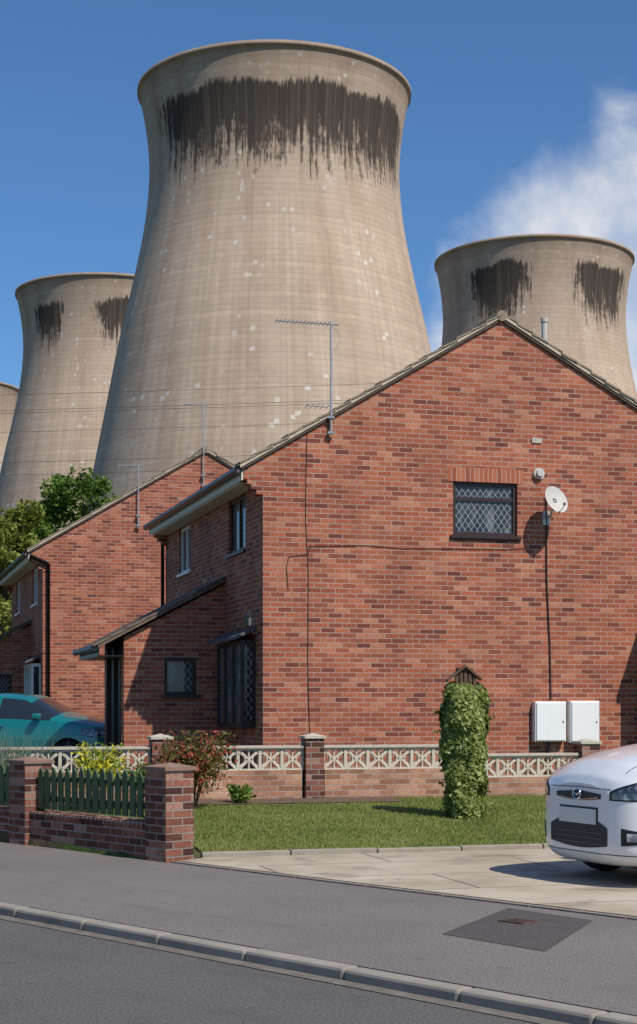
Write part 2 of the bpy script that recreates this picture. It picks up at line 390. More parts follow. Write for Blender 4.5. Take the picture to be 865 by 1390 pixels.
def lin(a,b,n): return list(np.linspace(a,b,n))
al=[-2500,-900,-300,-120,-60]+lin(-45,25,141)+[40,80,200,700,2500]
bl=[-2500,-900,-300,-100,-30,-10,0,9.14,9.19]+lin(9.5,45,72)+[60,100,250,800,2500]
V=[];F=[]
for b_ in bl:
    for a_ in al:
        w=SW(a_,b_); z=-.03 if b_<9.17 else Hxy(w.x,w.y)-.006; V.append((w.x,w.y,z))
na=len(al)
for j in range(len(bl)-1):
    for i in range(na-1): F.append((j*na+i,j*na+i+1,(j+1)*na+i+1,(j+1)*na+i))
B=MB(); B.add(V,F); B.obj('ground',[ground_mat()])

def sheet(name,a0,a1,b0,b1,z,m,th=0):
    B=MB()
    if th: B.box(a0,a1,b0,b1,z-th,z)
    else: B.quad((a0,b0,z),(a1,b0,z),(a1,b1,z),(a0,b1,z))
    return B.obj(name,[m],rz=PH)
sheet('road',-90,90,.3,6.2,.03,ROAD)
sheet('pavement',-90,90,6.34,9.165,.1,PATH,.15)
sheet('pavement',-90,90,-2.3,.16,.1,PATH,.15)
B=MB()
a=-60.
while a<60:
    B.box(a,a+.911,6.2,6.338,-.02,.102+random.uniform(-.004,.003)); B.box(a,a+.911,.165,.3,-.02,.102); a+=.915
B.obj('kerb',[simple('kerb_concrete',(.27,.235,.195),.9,var=.5,scale=2.5)],rz=PH,bev=.02)
sheet('gutter_grit',-60,60,6.08,6.197,.035,simple('grit',(.16,.138,.115),.95,var=.6,scale=9))
B=MB(); a=-12.7
while a<10: B.box(a,a+.9,9.17,9.235,.02,.112); a+=.91
B.obj('drive_edging',[simple('dull_edging',(.25,.21,.17),.9,var=.4)],rz=PH)
B=MB(); B.add([(.815,10.71,.1035),(1.389,9.94,.1035),(1.927,11.38,.1035),(1.415,12.09,.1035)],[(0,1,2,3)]); B.obj('tarmac_patch',[PATCH])
B=MB(); B.box(-.12,.12,-.09,.09,0,.008); 
for k in range(5): B.box(-.10,.10,-.075+k*.033,-.062+k*.033,.008,.011)
B.obj('stopcock_cover',[simple('rusty_iron',(.12,.07,.05),.8,var=.4,scale=20)],loc=(1.40,11.3,.104),rz=PH)

p1=SW(-12.72,9.24);p2=SW(3.2,9.24);p3=W(18,15.7);p4=W(3.3,15.7)
B=MB(); B.quad(*[(p.x,p.y,.117) for p in(p1,p2,p3,p4)]); B.obj('driveway',[DRIVE])
def lawn_mat():
    m,nt,b=mat('lawn_grass',.9,.1); oc=objc(nt)
    c=mixc(nt,noise(nt,oc,1.2,4,.65),(.10,.115,.03),(.22,.24,.07)); nt.links.new(c,b.inputs['Base Color']); return m
LAWN=lawn_mat()
def grid_sheet(name,s0,s1,q0,q1,dz,m,n=12):
    V=[];F=[]; S=lin(s0,s1,n); Q=lin(q0,q1,n)
    for q in Q:
        for s in S: w=W(s,q); V.append((w.x,w.y,Hq(q)+dz))
    for j in range(n-1):
        for i in range(n-1): F.append((j*n+i,j*n+i+1,(j+1)*n+i+1,(j+1)*n+i))
    B=MB(); B.add(V,F); return B.obj(name,[m])
def leafmat(name,stops,trans=.25,rough=.6,nscale=1.5,wn=.45):
    m,nt,b=mat(name,rough,.25)
    at=nd(nt,'ShaderNodeAttribute'); at.attribute_name='rnd'
    n=noise(nt,objc(nt),nscale,3)
    f=M(nt,'ADD',M(nt,'MULTIPLY',at.outputs['Fac'],1-wn),M(nt,'MULTIPLY',n,wn))
    c=ramp(nt,f,stops); nt.links.new(c,b.inputs['Base Color'])
    tr=nd(nt,'ShaderNodeBsdfTranslucent',{'Color':c}); mx=nd(nt,'ShaderNodeMixShader',{0:trans,1:b.outputs[0],2:tr.outputs[0]})
    nt.links.new(mx.outputs[0],nt.nodes['Material Output'].inputs[0]); return m
def tri_mesh(name,V,k,m,parent=None,rnd=None):
    n=len(V)//k; me=bpy.data.meshes.new(name)
    me.vertices.add(len(V)); me.vertices.foreach_set('co',V.astype(np.float32).ravel())
    me.loops.add(len(V)); me.loops.foreach_set('vertex_index',np.arange(len(V),dtype=np.int32))
    me.polygons.add(n); me.polygons.foreach_set('loop_start',np.arange(0,len(V),k,dtype=np.int32))
    me.update(calc_edges=True)
    at=me.attributes.new('rnd','FLOAT','POINT'); r=rng.random(n) if rnd is None else rnd
    at.data.foreach_set('value',np.repeat(r,k).astype(np.float32))
    me.materials.append(m); me.validate()
    o=bpy.data.objects.new(name,me); sc.collection.objects.link(o)
    if parent: o.parent=parent
    return o
def leaves(name,P,size,m,parent=None,asp=.6,up=0.,rnd=None):
    n=len(P); a=rng.normal(size=(n,3)); a/=np.linalg.norm(a,axis=1)[:,None]
    a[:,2]+=up; a/=np.linalg.norm(a,axis=1)[:,None]
    b=rng.normal(size=(n,3)); b-= (b*a).sum(1)[:,None]*a; b/=np.linalg.norm(b,axis=1)[:,None]
    L=(size*(.6+.8*rng.random(n)))[:,None]
    V=np.stack([P-a*L*.5,P+b*L*asp*.5,P+a*L*.5,P-b*L*asp*.5],1).reshape(-1,3)
    return tri_mesh(name,V,4,m,parent,rnd)
def blades(P,h,w,lean=.35):
    n=len(P); t=rng.random(n)*2*np.pi; hh=h*(.5+rng.random(n))
    d=np.stack([np.cos(t),np.sin(t),0*t],1)*w*.5; l=rng.normal(size=(n,3))*lean*hh[:,None]; l[:,2]=0
    tip=P+l; tip[:,2]+=hh
    return np.stack([P-d,P+d,tip],1).reshape(-1,3)
GB=leafmat('grass_blade',[(.25,(.095,.13,.03)),(.45,(.18,.225,.05)),(.6,(.26,.29,.08)),(.8,(.38,.37,.14))],.35,.6,.8,.65)
LG=empty('lawn')
g=grid_sheet('turf',3.35,14,15.86,21.4,.02,LAWN,14); g.parent=LG
n=95000; s=rng.uniform(3.33,12.5,n); q=rng.uniform(15.83,21.42,n)
keep=~((s<7.1)&(q>20.75+.08*np.sin(s*9))); s=s[keep];q=q[keep]
P=np.stack([s*CT-q*ST,s*ST+q*CT,.11+.29*(q-15.8)/7.7+.015],1)
o=tri_mesh('grass_blades',blades(P,.028,.014),3,GB); o.parent=LG
n=700; a_=rng.uniform(-26,-12.8,n); b_=9.185-np.abs(rng.normal(size=n))*.012; keep=np.sin(a_*3.1)+np.sin(a_*7.7)>.3; a_=a_[keep];b_=b_[keep]
P=np.stack([a_*CP-b_*SP,a_*SP+b_*CP,0*a_+.10],1); tri_mesh('pavement_weeds',blades(P,.045,.012,.6),3,GB)
grid_sheet('flower_bed',2.6,7.1,20.78,21.45,.032,SOIL,8)
B=MB(); s=3.25
while s<14: B.box(s,s+.9,15.70,15.80,.05,.165+random.uniform(-.006,.004)); s+=.912
B.obj('lawn_edging',[simple('edging_concrete',(.30,.26,.21),.9,var=.4)],rz=TH,bev=.01)

# ---------------------------------------------------------------- garden walls
Q0=21.57
def pier(B,s,q,z0,z1,w=.3,mb=0,mc=1):
    B.box(s-w/2,s+w/2,q-w/2,q+w/2,z0,z1,mb)
    B.box(s-w/2-.025,s+w/2+.025,q-w/2-.025,q+w/2+.025,z1,z1+.035,mc)
    a=w/2+.02; B.add([(s-a,q-a,z1+.035),(s+a,q-a,z1+.035),(s+a,q+a,z1+.035),(s-a,q+a,z1+.035),(s,q,z1+.075)],[(0,1,4),(1,2,4),(2,3,4),(3,0,4)],mc)
GW=empty('screen_block_wall')
B=MB(); 
B.box(-1.5,6.02-.16,Q0-.05,Q0+.05,.1,.735); B.box(6.18,8.1,Q0-.05,Q0+.05,.1,.735); B.box(8.1,10.0,Q0-.05,Q0+.05,.1,.60)
o=B.obj('brick_base',[BRO],GW); o.rotation_euler=(0,0,TH)
B=MB()
for s_ in(3.89,6.02,1.2): pier(B,s_,Q0,.1,1.17,.26)
pier(B,10.15,Q0,.1,1.07,.28)
o=B.obj('piers',[BRD,CONC],GW); o.rotation_euler=(0,0,TH)
B=MB()
for (x0,x1,z) in((-1.5,1.06,1.035),(1.34,3.75,1.035),(4.03,5.88,1.035),(6.16,8.12,1.035),(8.13,10.0,.90)): B.box(x0,x1,Q0-.075,Q0+.075,z,z+.04)
o=B.obj('coping',[CONC],GW,bev=.006); o.rotation_euler=(0,0,TH)
K=MB(); c=.145
for (x0,x1,z0,z1) in((-c,c,0,.022),(-c,c,.268,.29),(-c,-c+.018,.022,.268),(c-.018,c,.022,.268)): K.box(x0,x1,-.045,.045,z0,z1)
def bar(x0,z0,x1,z1,w,y):
    d=Vector((x1-x0,0,z1-z0)).normalized(); nn=Vector((-d.z,0,d.x))*w/2
    p=[Vector((x0,0,z0))+nn,Vector((x1,0,z1))+nn,Vector((x1,0,z1))-nn,Vector((x0,0,z0))-nn]
    K.add([(v.x,-y,v.z) for v in p]+[(v.x,y,v.z) for v in p],[(0,1,2,3),(4,5,6,7),(0,1,5,4),(1,2,6,5),(2,3,7,6),(3,0,4,7)])
bar(-.12,.02,.12,.27,.022,.036);bar(-.12,.27,.12,.02,.022,.034)
bar(0,.02,0,.27,.016,.032)
for sx in(-1,1):
    pts=[(sx*.125,.05),(sx*.06,.10),(sx*.045,.145),(sx*.06,.19),(sx*.125,.24)]
    for p_,q_ in zip(pts[:-1],pts[1:]): bar(*p_,*q_,.016,.03)
blk=K.obj('screen_block',[simple('screen_block_mat',(.58,.51,.41),.85,var=.25,scale=10)],GW); me=blk.data; bpy.data.objects.remove(blk)
k=0
for (x0,x1,z) in((-1.5,1.06,.737),(1.34,3.75,.737),(4.03,5.88,.737),(6.16,8.1,.737),(8.12,10.0,.602)):
    n=round((x1-x0)/.30)
    for i in range(n):
        w=W(x0+(i+.5)*(x1-x0)/n,Q0); o=bpy.data.objects.new('block_%d'%k,me); k+=1
        sc.collection.objects.link(o); o.location=(w.x,w.y,z); o.rotation_euler=(0,0,TH); o.scale=((x1-x0)/n/.292,1,1.02); o.parent=GW

SWL=empty('brick_garden_wall',(0,0,0),PH)
B=MB(); B.box(-30,-12.98-.14,9.2,9.41,-.05,.40); o=B.obj('low_wall',[BRD],SWL)
B=MB(); a=-30.
while a<-13.2: B.box(a,min(a+.068,-13.12),9.19,9.42,.402,.47+random.uniform(-.004,.004)); a+=.078
B.obj('brick_on_edge_coping',[BRD],SWL,bev=.008)
B=MB()
for a in(-12.95,-15.57,-18.3,-21.,-24.): pier(B,a,9.305,-.05,.985,.335,0,1)
B.obj('piers',[BRD,simple('pier_cap',(.24,.15,.11),.9,var=.4)],SWL)
GREEN=simple('green_paint',(.06,.095,.04),.6,.3,var=.5,scale=9)
for (a0,a1) in((-15.38,-13.14),(-18.1,-15.76),(-20.8,-18.5)):
    F_=empty('picket_fence',(0,0,0),PH)
    B=MB(); a=a0+.03; 
    while a<a1-.08:
        z1=.93+random.uniform(-.015,.015); y=9.27; w=.09; t=random.uniform(-.006,.006)
        vs=[(a,y,.5),(a+w,y,.5),(a+w+t,y,z1-.03),(a+w*.5+t,y,z1+.03),(a+t,y,z1-.03)]
        vs+=[(v[0],y+.02,v[2]) for v in vs]
        B.add(vs,[(0,1,2,3,4),(9,8,7,6,5),(0,1,6,5),(1,2,7,6),(2,3,8,7),(3,4,9,8),(4,0,5,9)]); a+=.135
    B.obj('pickets',[GREEN],F_)
    B=MB(); B.box(a0,a1,9.292,9.33,.58,.64);B.box(a0,a1,9.292,9.33,.80,.86); B.box(a0,a0+.06,9.332,9.38,.471,.9);B.box(a1-.06,a1,9.332,9.38,.471,.9); B.obj('rails',[GREEN],F_)

# ---------------------------------------------------------------- plants
IVY=leafmat('ivy_leaf',[(.2,(.06,.09,.015)),(.45,(.18,.23,.04)),(.75,(.38,.42,.14))],.3,.5,5)
GRN=leafmat('bright_leaf',[(.2,(.04,.085,.012)),(.5,(.12,.20,.028)),(.8,(.23,.33,.055))],.38)
YGR=leafmat('yellow_green_leaf',[(.2,(.09,.11,.015)),(.5,(.20,.23,.035)),(.8,(.34,.35,.08))],.35)
RED=leafmat('red_green_leaf',[(.2,(.05,.09,.02)),(.42,(.12,.16,.03)),(.55,(.25,.10,.04)),(.75,(.45,.09,.06))],.3,.5,6)
BLU=leafmat('blue_grey_blade',[(.15,(.09,.12,.07)),(.5,(.18,.23,.14)),(.85,(.32,.33,.27))],.3)
YEL=leafmat('yellow_flower',[(.0,(.14,.20,.02)),(.5,(.2,.27,.03)),(.56,(.7,.6,.04)),(1,(.8,.7,.06))],.3)
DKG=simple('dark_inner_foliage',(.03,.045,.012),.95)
def topiary():
    w=W(7.178,18.75); z0=Hq(18.75)
    E=empty('ivy_covered_post',(w.x,w.y,z0))
    def prof(t): return np.interp(t,[0,.08,.3,.55,.75,.88,.96,1.],[.20,.23,.235,.26,.28,.265,.20,.10])
    H=1.68
    N=14000; t=rng.random(N); a=rng.random(N)*2*np.pi
    lump=.022*np.sin(a*3+t*9)+.018*np.sin(a*5-t*17)+.014*np.sin(t*31+a)
    r=prof(t)+lump-np.abs(rng.normal(size=N))*.025+.01+(rng.random(N)<.03)*.035
    P=np.stack([np.cos(a)*r,np.sin(a)*r,t*H+.02],1)
    out=np.stack([np.cos(a),np.sin(a),.35+0*a],1)+rng.normal(size=(N,3))*.38; out/=np.linalg.norm(out,axis=1)[:,None]
    ax=np.stack([-np.sin(a),np.cos(a),0*a],1)*rng.normal(size=(N,1))*.6+np.array([0,0,-1.]); ax-=(ax*out).sum(1)[:,None]*out; ax/=np.linalg.norm(ax,axis=1)[:,None]
    sd=np.cross(out,ax); L=(.05*(.6+.8*rng.random(N)))[:,None]
    V=np.stack([P-ax*L*.45,P+sd*L*.5-ax*L*.1,P+sd*L*.22+ax*L*.35,P+ax*L*.6,P-sd*L*.22+ax*L*.35,P-sd*L*.5-ax*L*.1],1).reshape(-1,3)
    tri_mesh('ivy_leaves',V,6,IVY,E)
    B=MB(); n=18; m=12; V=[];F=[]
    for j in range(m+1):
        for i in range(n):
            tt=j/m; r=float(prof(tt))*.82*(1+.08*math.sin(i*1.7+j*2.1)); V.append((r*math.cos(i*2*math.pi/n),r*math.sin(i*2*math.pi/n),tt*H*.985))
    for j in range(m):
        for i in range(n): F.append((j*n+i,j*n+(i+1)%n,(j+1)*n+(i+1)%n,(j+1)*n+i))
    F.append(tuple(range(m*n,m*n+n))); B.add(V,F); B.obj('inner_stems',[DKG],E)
    B=MB(); B.cyl((0,0,1.5),(0,0,1.86),.11,.11,8)
    B.slab(-.22,1.72,0,1.90,.03,-.17,.17); B.slab(0,1.90,.20,1.74,.03,-.17,.17)
    for k in range(5): B.cyl((-.11+.055*k,-.125,1.5),(-.11+.055*k,-.125,1.80),.024,.024,6)
    B.obj('wooden_top',[WOODDK],E)
    P=[]
    for k in range(26):
        a=random.random()*6.28; t=random.uniform(.05,.98); r=float(prof(t))+.02; p=Vector((math.cos(a)*r,math.sin(a)*r,t*H)); d=Vector((math.cos(a),math.sin(a),random.uniform(-.6,.9)))
        for i in range(9): p=p+d*.009; P.append(tuple(p+Vector((random.gauss(0,.012),random.gauss(0,.012),random.gauss(0,.012)))))
    leaves('ivy_shoots',np.array(P),.04,IVY,E,.85)
topiary()
def bush(name,s,q,rad,h,n,size,m,stems=7,z0=None,sp=.22):
    w=W(s,q); E=empty(name,(w.x,w.y,Hq(q)))
    B=MB(); tips=[]
    for k in range(stems):
        a=random.random()*6.28; d=Vector((math.cos(a)*rad*random.uniform(.3,.9),math.sin(a)*rad*random.uniform(.3,.9),h*random.uniform(.65,.98)))
        mid=d*.5+Vector((0,0,h*.1)); B.cyl((0,0,0),mid,.012,.008,5); B.cyl(mid,d,.008,.003,5); tips+= [d,mid*1.1,d*.8,(d+mid)/2]
    B.obj('stems',[BARK],E)
    T=np.array([tuple(t) for t in tips]); idx=rng.integers(0,len(T),n)
    P=T[idx]+rng.normal(size=(n,3))*rad*sp; P[:,2]=np.clip(P[:,2],.02,h*1.1)
    leaves('leaves',P,size,m,E,.45,.4); return E
bush('red_leaf_shrub',4.10,20.3,.46,.92,3400,.062,RED,18,sp=.26)
bush('green_shrub',3.45,20.6,.25,.6,900,.05,GRN,8)
bush('small_green_plant',4.85,20.95,.17,.24,420,.08,GRN,7)
bush('yellow_flower_bush',2.85,20.5,.35,.78,1800,.05,YEL,10)
bush('garden_shrub',2.2,20.2,.3,.5,900,.06,GRN,8)
bush('garden_shrub',.6,20.9,.45,.8,1500,.06,YGR,9)
w=W(1.75,20.4); n=900; P=np.stack([rng.normal(size=n)*.22,rng.normal(size=n)*.2,np.zeros(n)],1); V=blades(P,.75,.018,.22)
o=tri_mesh('ornamental_grass',V,3,BLU); o.location=(w.x,w.y,Hq(20.4))
w=W(1.0,20.3); P=np.stack([rng.normal(size=n)*.3,rng.normal(size=n)*.2,np.zeros(n)],1); V=blades(P,.65,.02,.25)
o=tri_mesh('ornamental_grass',V,3,BLU); o.location=(w.x,w.y,Hq(20.3))

def tree(name,x,y,h,rad,m,nl=16000,ls=.17,crown0=.3):
    E=empty(name,(x,y,.38)); B=MB()
    B.cyl((0,0,-.1),(0,0,h*.35),.2,.14,9); B.cyl((0,0,h*.35),(0,.1,h*.8),.14,.04,8)
    cl=[]
    for k in range(70):
        t=random.uniform(crown0,1); a=random.random()*6.28
        rr=rad*math.sin(max(.12,(1.02-t))/(1.02-crown0)*math.pi*.62+.15)*random.uniform(.45,1.05)
        c=Vector((math.cos(a)*rr,math.sin(a)*rr,h*t)); cl.append((c,random.uniform(.35,.75)*rad/2.6))
        if k<34:
            s_=Vector((0,.05,h*min(.75,t*.75))); mid=(s_+c)/2+Vector((0,0,.15)); B.cyl(s_,mid,.05,.03,5); B.cyl(mid,c,.03,.01,5)
    B.obj('trunk_and_limbs',[BARK],E)
    idx=rng.integers(0,len(cl),nl); C=np.array([tuple(c[0]) for c in cl])[idx]; R=np.array([c[1] for c in cl])[idx]
    d=rng.normal(size=(nl,3)); d/=np.linalg.norm(d,axis=1)[:,None]; P=C+d*(R*rng.random(nl)**.45)[:,None]
    shade=np.array([random.random() for _ in cl])[idx]*.5+rng.random(nl)*.5
    leaves('crown',P,ls,m,E,.7,rnd=shade)
tree('broadleaf_tree',-8.6,59,9.5,2.6,GRN)
tree('broadleaf_tree',-10.9,62,8.6,2.4,GRN,12000)
tree('broadleaf_tree',-5.2,64,9.0,2.6,GRN,12000)
tree('broadleaf_tree',-9.9,51,7.3,2.1,YGR)
tree('broadleaf_tree',-12.6,53,8.2,2.6,YGR,13000)
N=26000; x=rng.uniform(-160,160,N); hh=5+2.5*np.sin(x*.11)+1.5*np.sin(x*.37)+np.sin(x*1.3)
P=np.stack([x,190+rng.normal(size=N)*3,.3+hh*rng.random(N)**.7],1); leaves('distant_trees',P,1.1,GRN,None,.8)

# ---------------------------------------------------------------- cooling towers
def tower_mat():
    m,nt,b=mat('tower_concrete',.93,.1); oc=objc(nt)
    sx=nd(nt,'ShaderNodeSeparateXYZ',{0:oc}); z=sx.outputs[2]
    ang=M(nt,'ARCTAN2',sx.outputs[1],sx.outputs[0]); cosa=M(nt,'COSINE',ang); sina=M(nt,'SINE',ang)
    def comb(x,y,w=0.): return nd(nt,'ShaderNodeCombineXYZ',{0:x,1:y,2:w}).outputs[0]
    def shell(ka,kz): return comb(M(nt,'MULTIPLY',cosa,ka),M(nt,'MULTIPLY',sina,ka),M(nt,'MULTIPLY',z,kz))
    NA=170
    ca=M(nt,'MULTIPLY',ang,NA/(2*math.pi)); cz=M(nt,'DIVIDE',z,1.1)
    n1=noise(nt,shell(5,.035),1.,4,.6); n2=noise(nt,shell(38,.018),1.,3,.6); n3=noise(nt,shell(14,1.1),1.,4,.6)
    c=ramp(nt,n1,[(.3,(.42,.305,.218)),(.5,(.50,.375,.278)),(.7,(.55,.425,.322))])
    c=mixc(nt,1.,c,ramp(nt,n2,[(.3,g3(.87)),(.7,g3(1.07))]),'MULTIPLY')
    c=mixc(nt,1.,c,ramp(nt,n3,[(.3,g3(.90)),(.7,g3(1.06))]),'MULTIPLY')
    wl=nd(nt,'ShaderNodeTexWhiteNoise',{'W':M(nt,'FLOOR',cz)},noise_dimensions='1D').outputs[0]
    c=mixc(nt,1.,c,ramp(nt,wl,[(0,g3(.93)),(1,g3(1.03))]),'MULTIPLY')
    fz=M(nt,'FRACT',cz); fa=M(nt,'FRACT',ca)
    ln=M(nt,'MAXIMUM',M(nt,'LESS_THAN',fz,.16),M(nt,'MULTIPLY',M(nt,'LESS_THAN',fa,.13),.5))
    lf=M(nt,'MULTIPLY',ln,M(nt,'ADD',M(nt,'MULTIPLY',n3,.34),.02))
    c=mixc(nt,lf,c,(.17,.12,.085))
    jit=M(nt,'MULTIPLY',noise(nt,shell(60,1.2),1.,2),1.1)
    cell2=comb(M(nt,'FLOOR',M(nt,'ADD',M(nt,'MULTIPLY',ang,230/(2*math.pi)),jit)),M(nt,'FLOOR',M(nt,'ADD',M(nt,'DIVIDE',z,.75),jit)))
    wn2=nd(nt,'ShaderNodeTexWhiteNoise',{'Vector':cell2},noise_dimensions='2D').outputs[0]
    msk=smooth(nt,noise(nt,shell(3.5,.06),1.,3),.46,.64)
    pt=M(nt,'MULTIPLY',M(nt,'GREATER_THAN',wn2,.968),msk)
    c=mixc(nt,M(nt,'MULTIPLY',pt,.7),c,(.66,.61,.54))
    at=nd(nt,'ShaderNodeAttribute'); at.attribute_name='stain'; A=at.outputs['Fac']
    s1=smooth(nt,noise(nt,shell(34,.05),1.,3,.6),.33,.67); s2=smooth(nt,noise(nt,shell(80,.16),1.,3,.65),.3,.7); s3=smooth(nt,noise(nt,shell(10,.25),1.,4,.6),.3,.7); s4=smooth(nt,noise(nt,shell(40,.9),1.,3,.6),.3,.7)
    sk=M(nt,'ADD',M(nt,'ADD',M(nt,'MULTIPLY',s1,.36),M(nt,'MULTIPLY',s2,.32)),M(nt,'ADD',M(nt,'MULTIPLY',s3,.28),M(nt,'MULTIPLY',s4,.18)))
    v=M(nt,'SUBTRACT',M(nt,'MULTIPLY',A,1.28),sk)
    st=M(nt,'MULTIPLY',smooth(nt,v,-.10,.36),smooth(nt,A,.0,.14))
    c=mixc(nt,M(nt,'MULTIPLY',st,.94),c,(.04,.033,.029))
    rim=smooth(nt,z,112.,116.); c=mixc(nt,M(nt,'MULTIPLY',rim,.40),c,(.18,.12,.08))
    ro=M(nt,'MULTIPLY',smooth(nt,z,78.,108.),smooth(nt,n2,.42,.75)); c=mixc(nt,M(nt,'MULTIPLY',ro,.4),c,(.20,.145,.105))
    nt.links.new(c,b.inputs['Base Color']); return m
TM=tower_mat()
zz=[8,20,33,46,57.2,69.8,83,92,100,105,110,114,116]
rr=[41.5,39,36.4,33.8,31.6,29.1,26.0,24.3,23.55,23.65,24.2,24.95,25.4]
def cr(z):
    i=max(0,min(len(zz)-2,int(np.searchsorted(zz,z)-1))); t=(z-zz[i])/(zz[i+1]-zz[i])
    def sl(k):
        if k==0: return (rr[1]-rr[0])/(zz[1]-zz[0])
        if k==len(zz)-1: return (rr[-1]-rr[-2])/(zz[-1]-zz[-2])
        return (rr[k+1]-rr[k-1])/(zz[k+1]-zz[k-1])
    h=zz[i+1]-zz[i]; m0,m1=sl(i)*h,sl(i+1)*h
    return (2*t**3-3*t*t+1)*rr[i]+(t**3-2*t*t+t)*m0+(-2*t**3+3*t*t)*rr[i+1]+(t**3-t*t)*m1
def tower(x,y,patches):
    E=empty('cooling_tower',(x,y,.3)); n=360; levels=list(np.linspace(8,88,60))+list(np.linspace(89,116,60))
    prof=[(cr(z),z) for z in levels]+[(25.75,116.02),(25.75,116.8),(24.7,116.8),(24.5,116)]+[(cr(z)-.6,z) for z in(110,100,90,70,45,20,8)]
    V=[];F=[];st=[]
    base=math.atan2(-y,-x)
    for (r,z) in prof:
        for i in range(n):
            a=2*math.pi*i/n; V.append((r*math.cos(a),r*math.sin(a),z))
            d=math.degrees((a-base+math.pi)%(2*math.pi)-math.pi); v=0
            for (c,w,zt,zb,k) in patches:
                ma=max(0,min(1,(w-abs(d-c))/(w*.6 if w<30 else 20)))
                up=max(0,min(1,(zt+.6*math.sin(a*9)-z)/3.2)); dn=max(0,min(1,(z-zb)/(zt-2-zb)))**.85
                v=max(v,ma**.7*up**.7*dn*k)
            st.append(v)
    m=len(prof)
    for j in range(m-1):
        for i in range(n): F.append((j*n+i,j*n+(i+1)%n,(j+1)*n+(i+1)%n,(j+1)*n+i))
    B=MB(); B.add(V,F); o=B.obj('shell',[TM],E,True)
    at=o.data.attributes.new('stain','FLOAT','POINT'); at.data.foreach_set('value',np.array(st,dtype=np.float32))
    B=MB(); k=72
    for i in range(k):
        a0=2*math.pi*i/k; 
        for sg in(-1,1):
            a1=a0+sg*math.pi/k; B.cyl((43*math.cos(a0),43*math.sin(a0),-.5),(41.3*math.cos(a1),41.3*math.sin(a1),8.2),.45,.45,6)
    B.cyl((0,0,-.4),(0,0,.9),45,45,72); B.obj('legs_and_basin',[CONC],E)
tower(-8.3,306,[(10,76,111.8,90.5,1.12),(170,60,110,94,1)])
tower(-59.2,456,[(-43,16,111.5,93,1.08),(12,27,111.5,93,1.18),(150,40,110,94,1)])
tower(55.9,421,[(-22,24,112,91,1.24),(47,30,112,91,1.2),(170,50,110,94,1)])
tower(-134,590,[(30,10,108,96,.7)])

# ---------------------------------------------------------------- overhead line
def pylon(x,y,h):
    E=empty('electricity_pylon',(x,y,.3)); B=MB()
    for sx in(-1,1):
        for sy in(-1,1): B.cyl((sx*2,sy*2,0),(sx*.4,sy*.4,h),.09,.06,5)
    for k in range(7):
        z0=h*k/7; z1=h*(k+1)/7; w0=2-1.6*k/7; w1=2-1.6*(k+1)/7
        for sy in(-1,1):
            B.cyl((-w0,sy*w0,z0),(w1,sy*w1,z1),.05,n=4);B.cyl((w0,sy*w0,z0),(-w1,sy*w1,z1),.05,n=4)
            B.cyl((sy*w0,-w0,z0),(sy*w1,w1,z1),.05,n=4)
    for z,w in((h-.5,2.5),(h-2.,3.5),(h-5.4,2.5)): B.cyl((0,-w,z),(0,w,z),.08,n=5)
    B.obj('lattice',[GALV],E)
pylon(13,120,25); pylon(-150,120,25)
B=MB()
for z,y in((24.8,-2.5),(24.6,2.4),(23.3,-3.4),(23.1,3.3),(19.9,-2.5),(19.7,2.4)):
    pts=[(-150+163*t,120+y,z-1.5*4*t*(1-t)+(.6*t)) for t in np.linspace(0,1,24)]; B.path(pts,.016,4)
B.obj('power_line',[CABLE])

# ---------------------------------------------------------------- cars
def car_glass():
    m,nt,b=mat('car_glass',.04,.8); b.inputs['Base Color'].default_value=(.018,.022,.024,1); b.inputs['Coat Weight'].default_value=.5; return m
CG=car_glass(); CHR=simple('chrome',(.7,.7,.72),.15,.5,1.,var=.03)
def paint(name,col,metal=0.):
    m,nt,b=mat(name,.32,.5); b.inputs['Coat Weight'].default_value=1; b.inputs['Coat Roughness'].default_value=.04; b.inputs['Metallic'].default_value=metal
    n=noise(nt,objc(nt),3,3); c=mixc(nt,n,tuple(x*.94 for x in col),col); nt.links.new(c,b.inputs['Base Color']); return m
def lampmat():
    m,nt,b=mat('headlamp_lens',.06,.6); n=noise(nt,objc(nt),11,2)
    c=ramp(nt,n,[(.38,(.03,.037,.045)),(.52,(.16,.18,.21)),(.66,(.6,.62,.65))]); nt.links.new(c,b.inputs['Base Color']); b.inputs['Coat Weight'].default_value=1; return m
LAMP=lampmat(); REDL=simple('tail_lamp',(.35,.01,.01),.15,.5); PLATE=simple('number_plate',(.60,.60,.57),.5,var=.03)
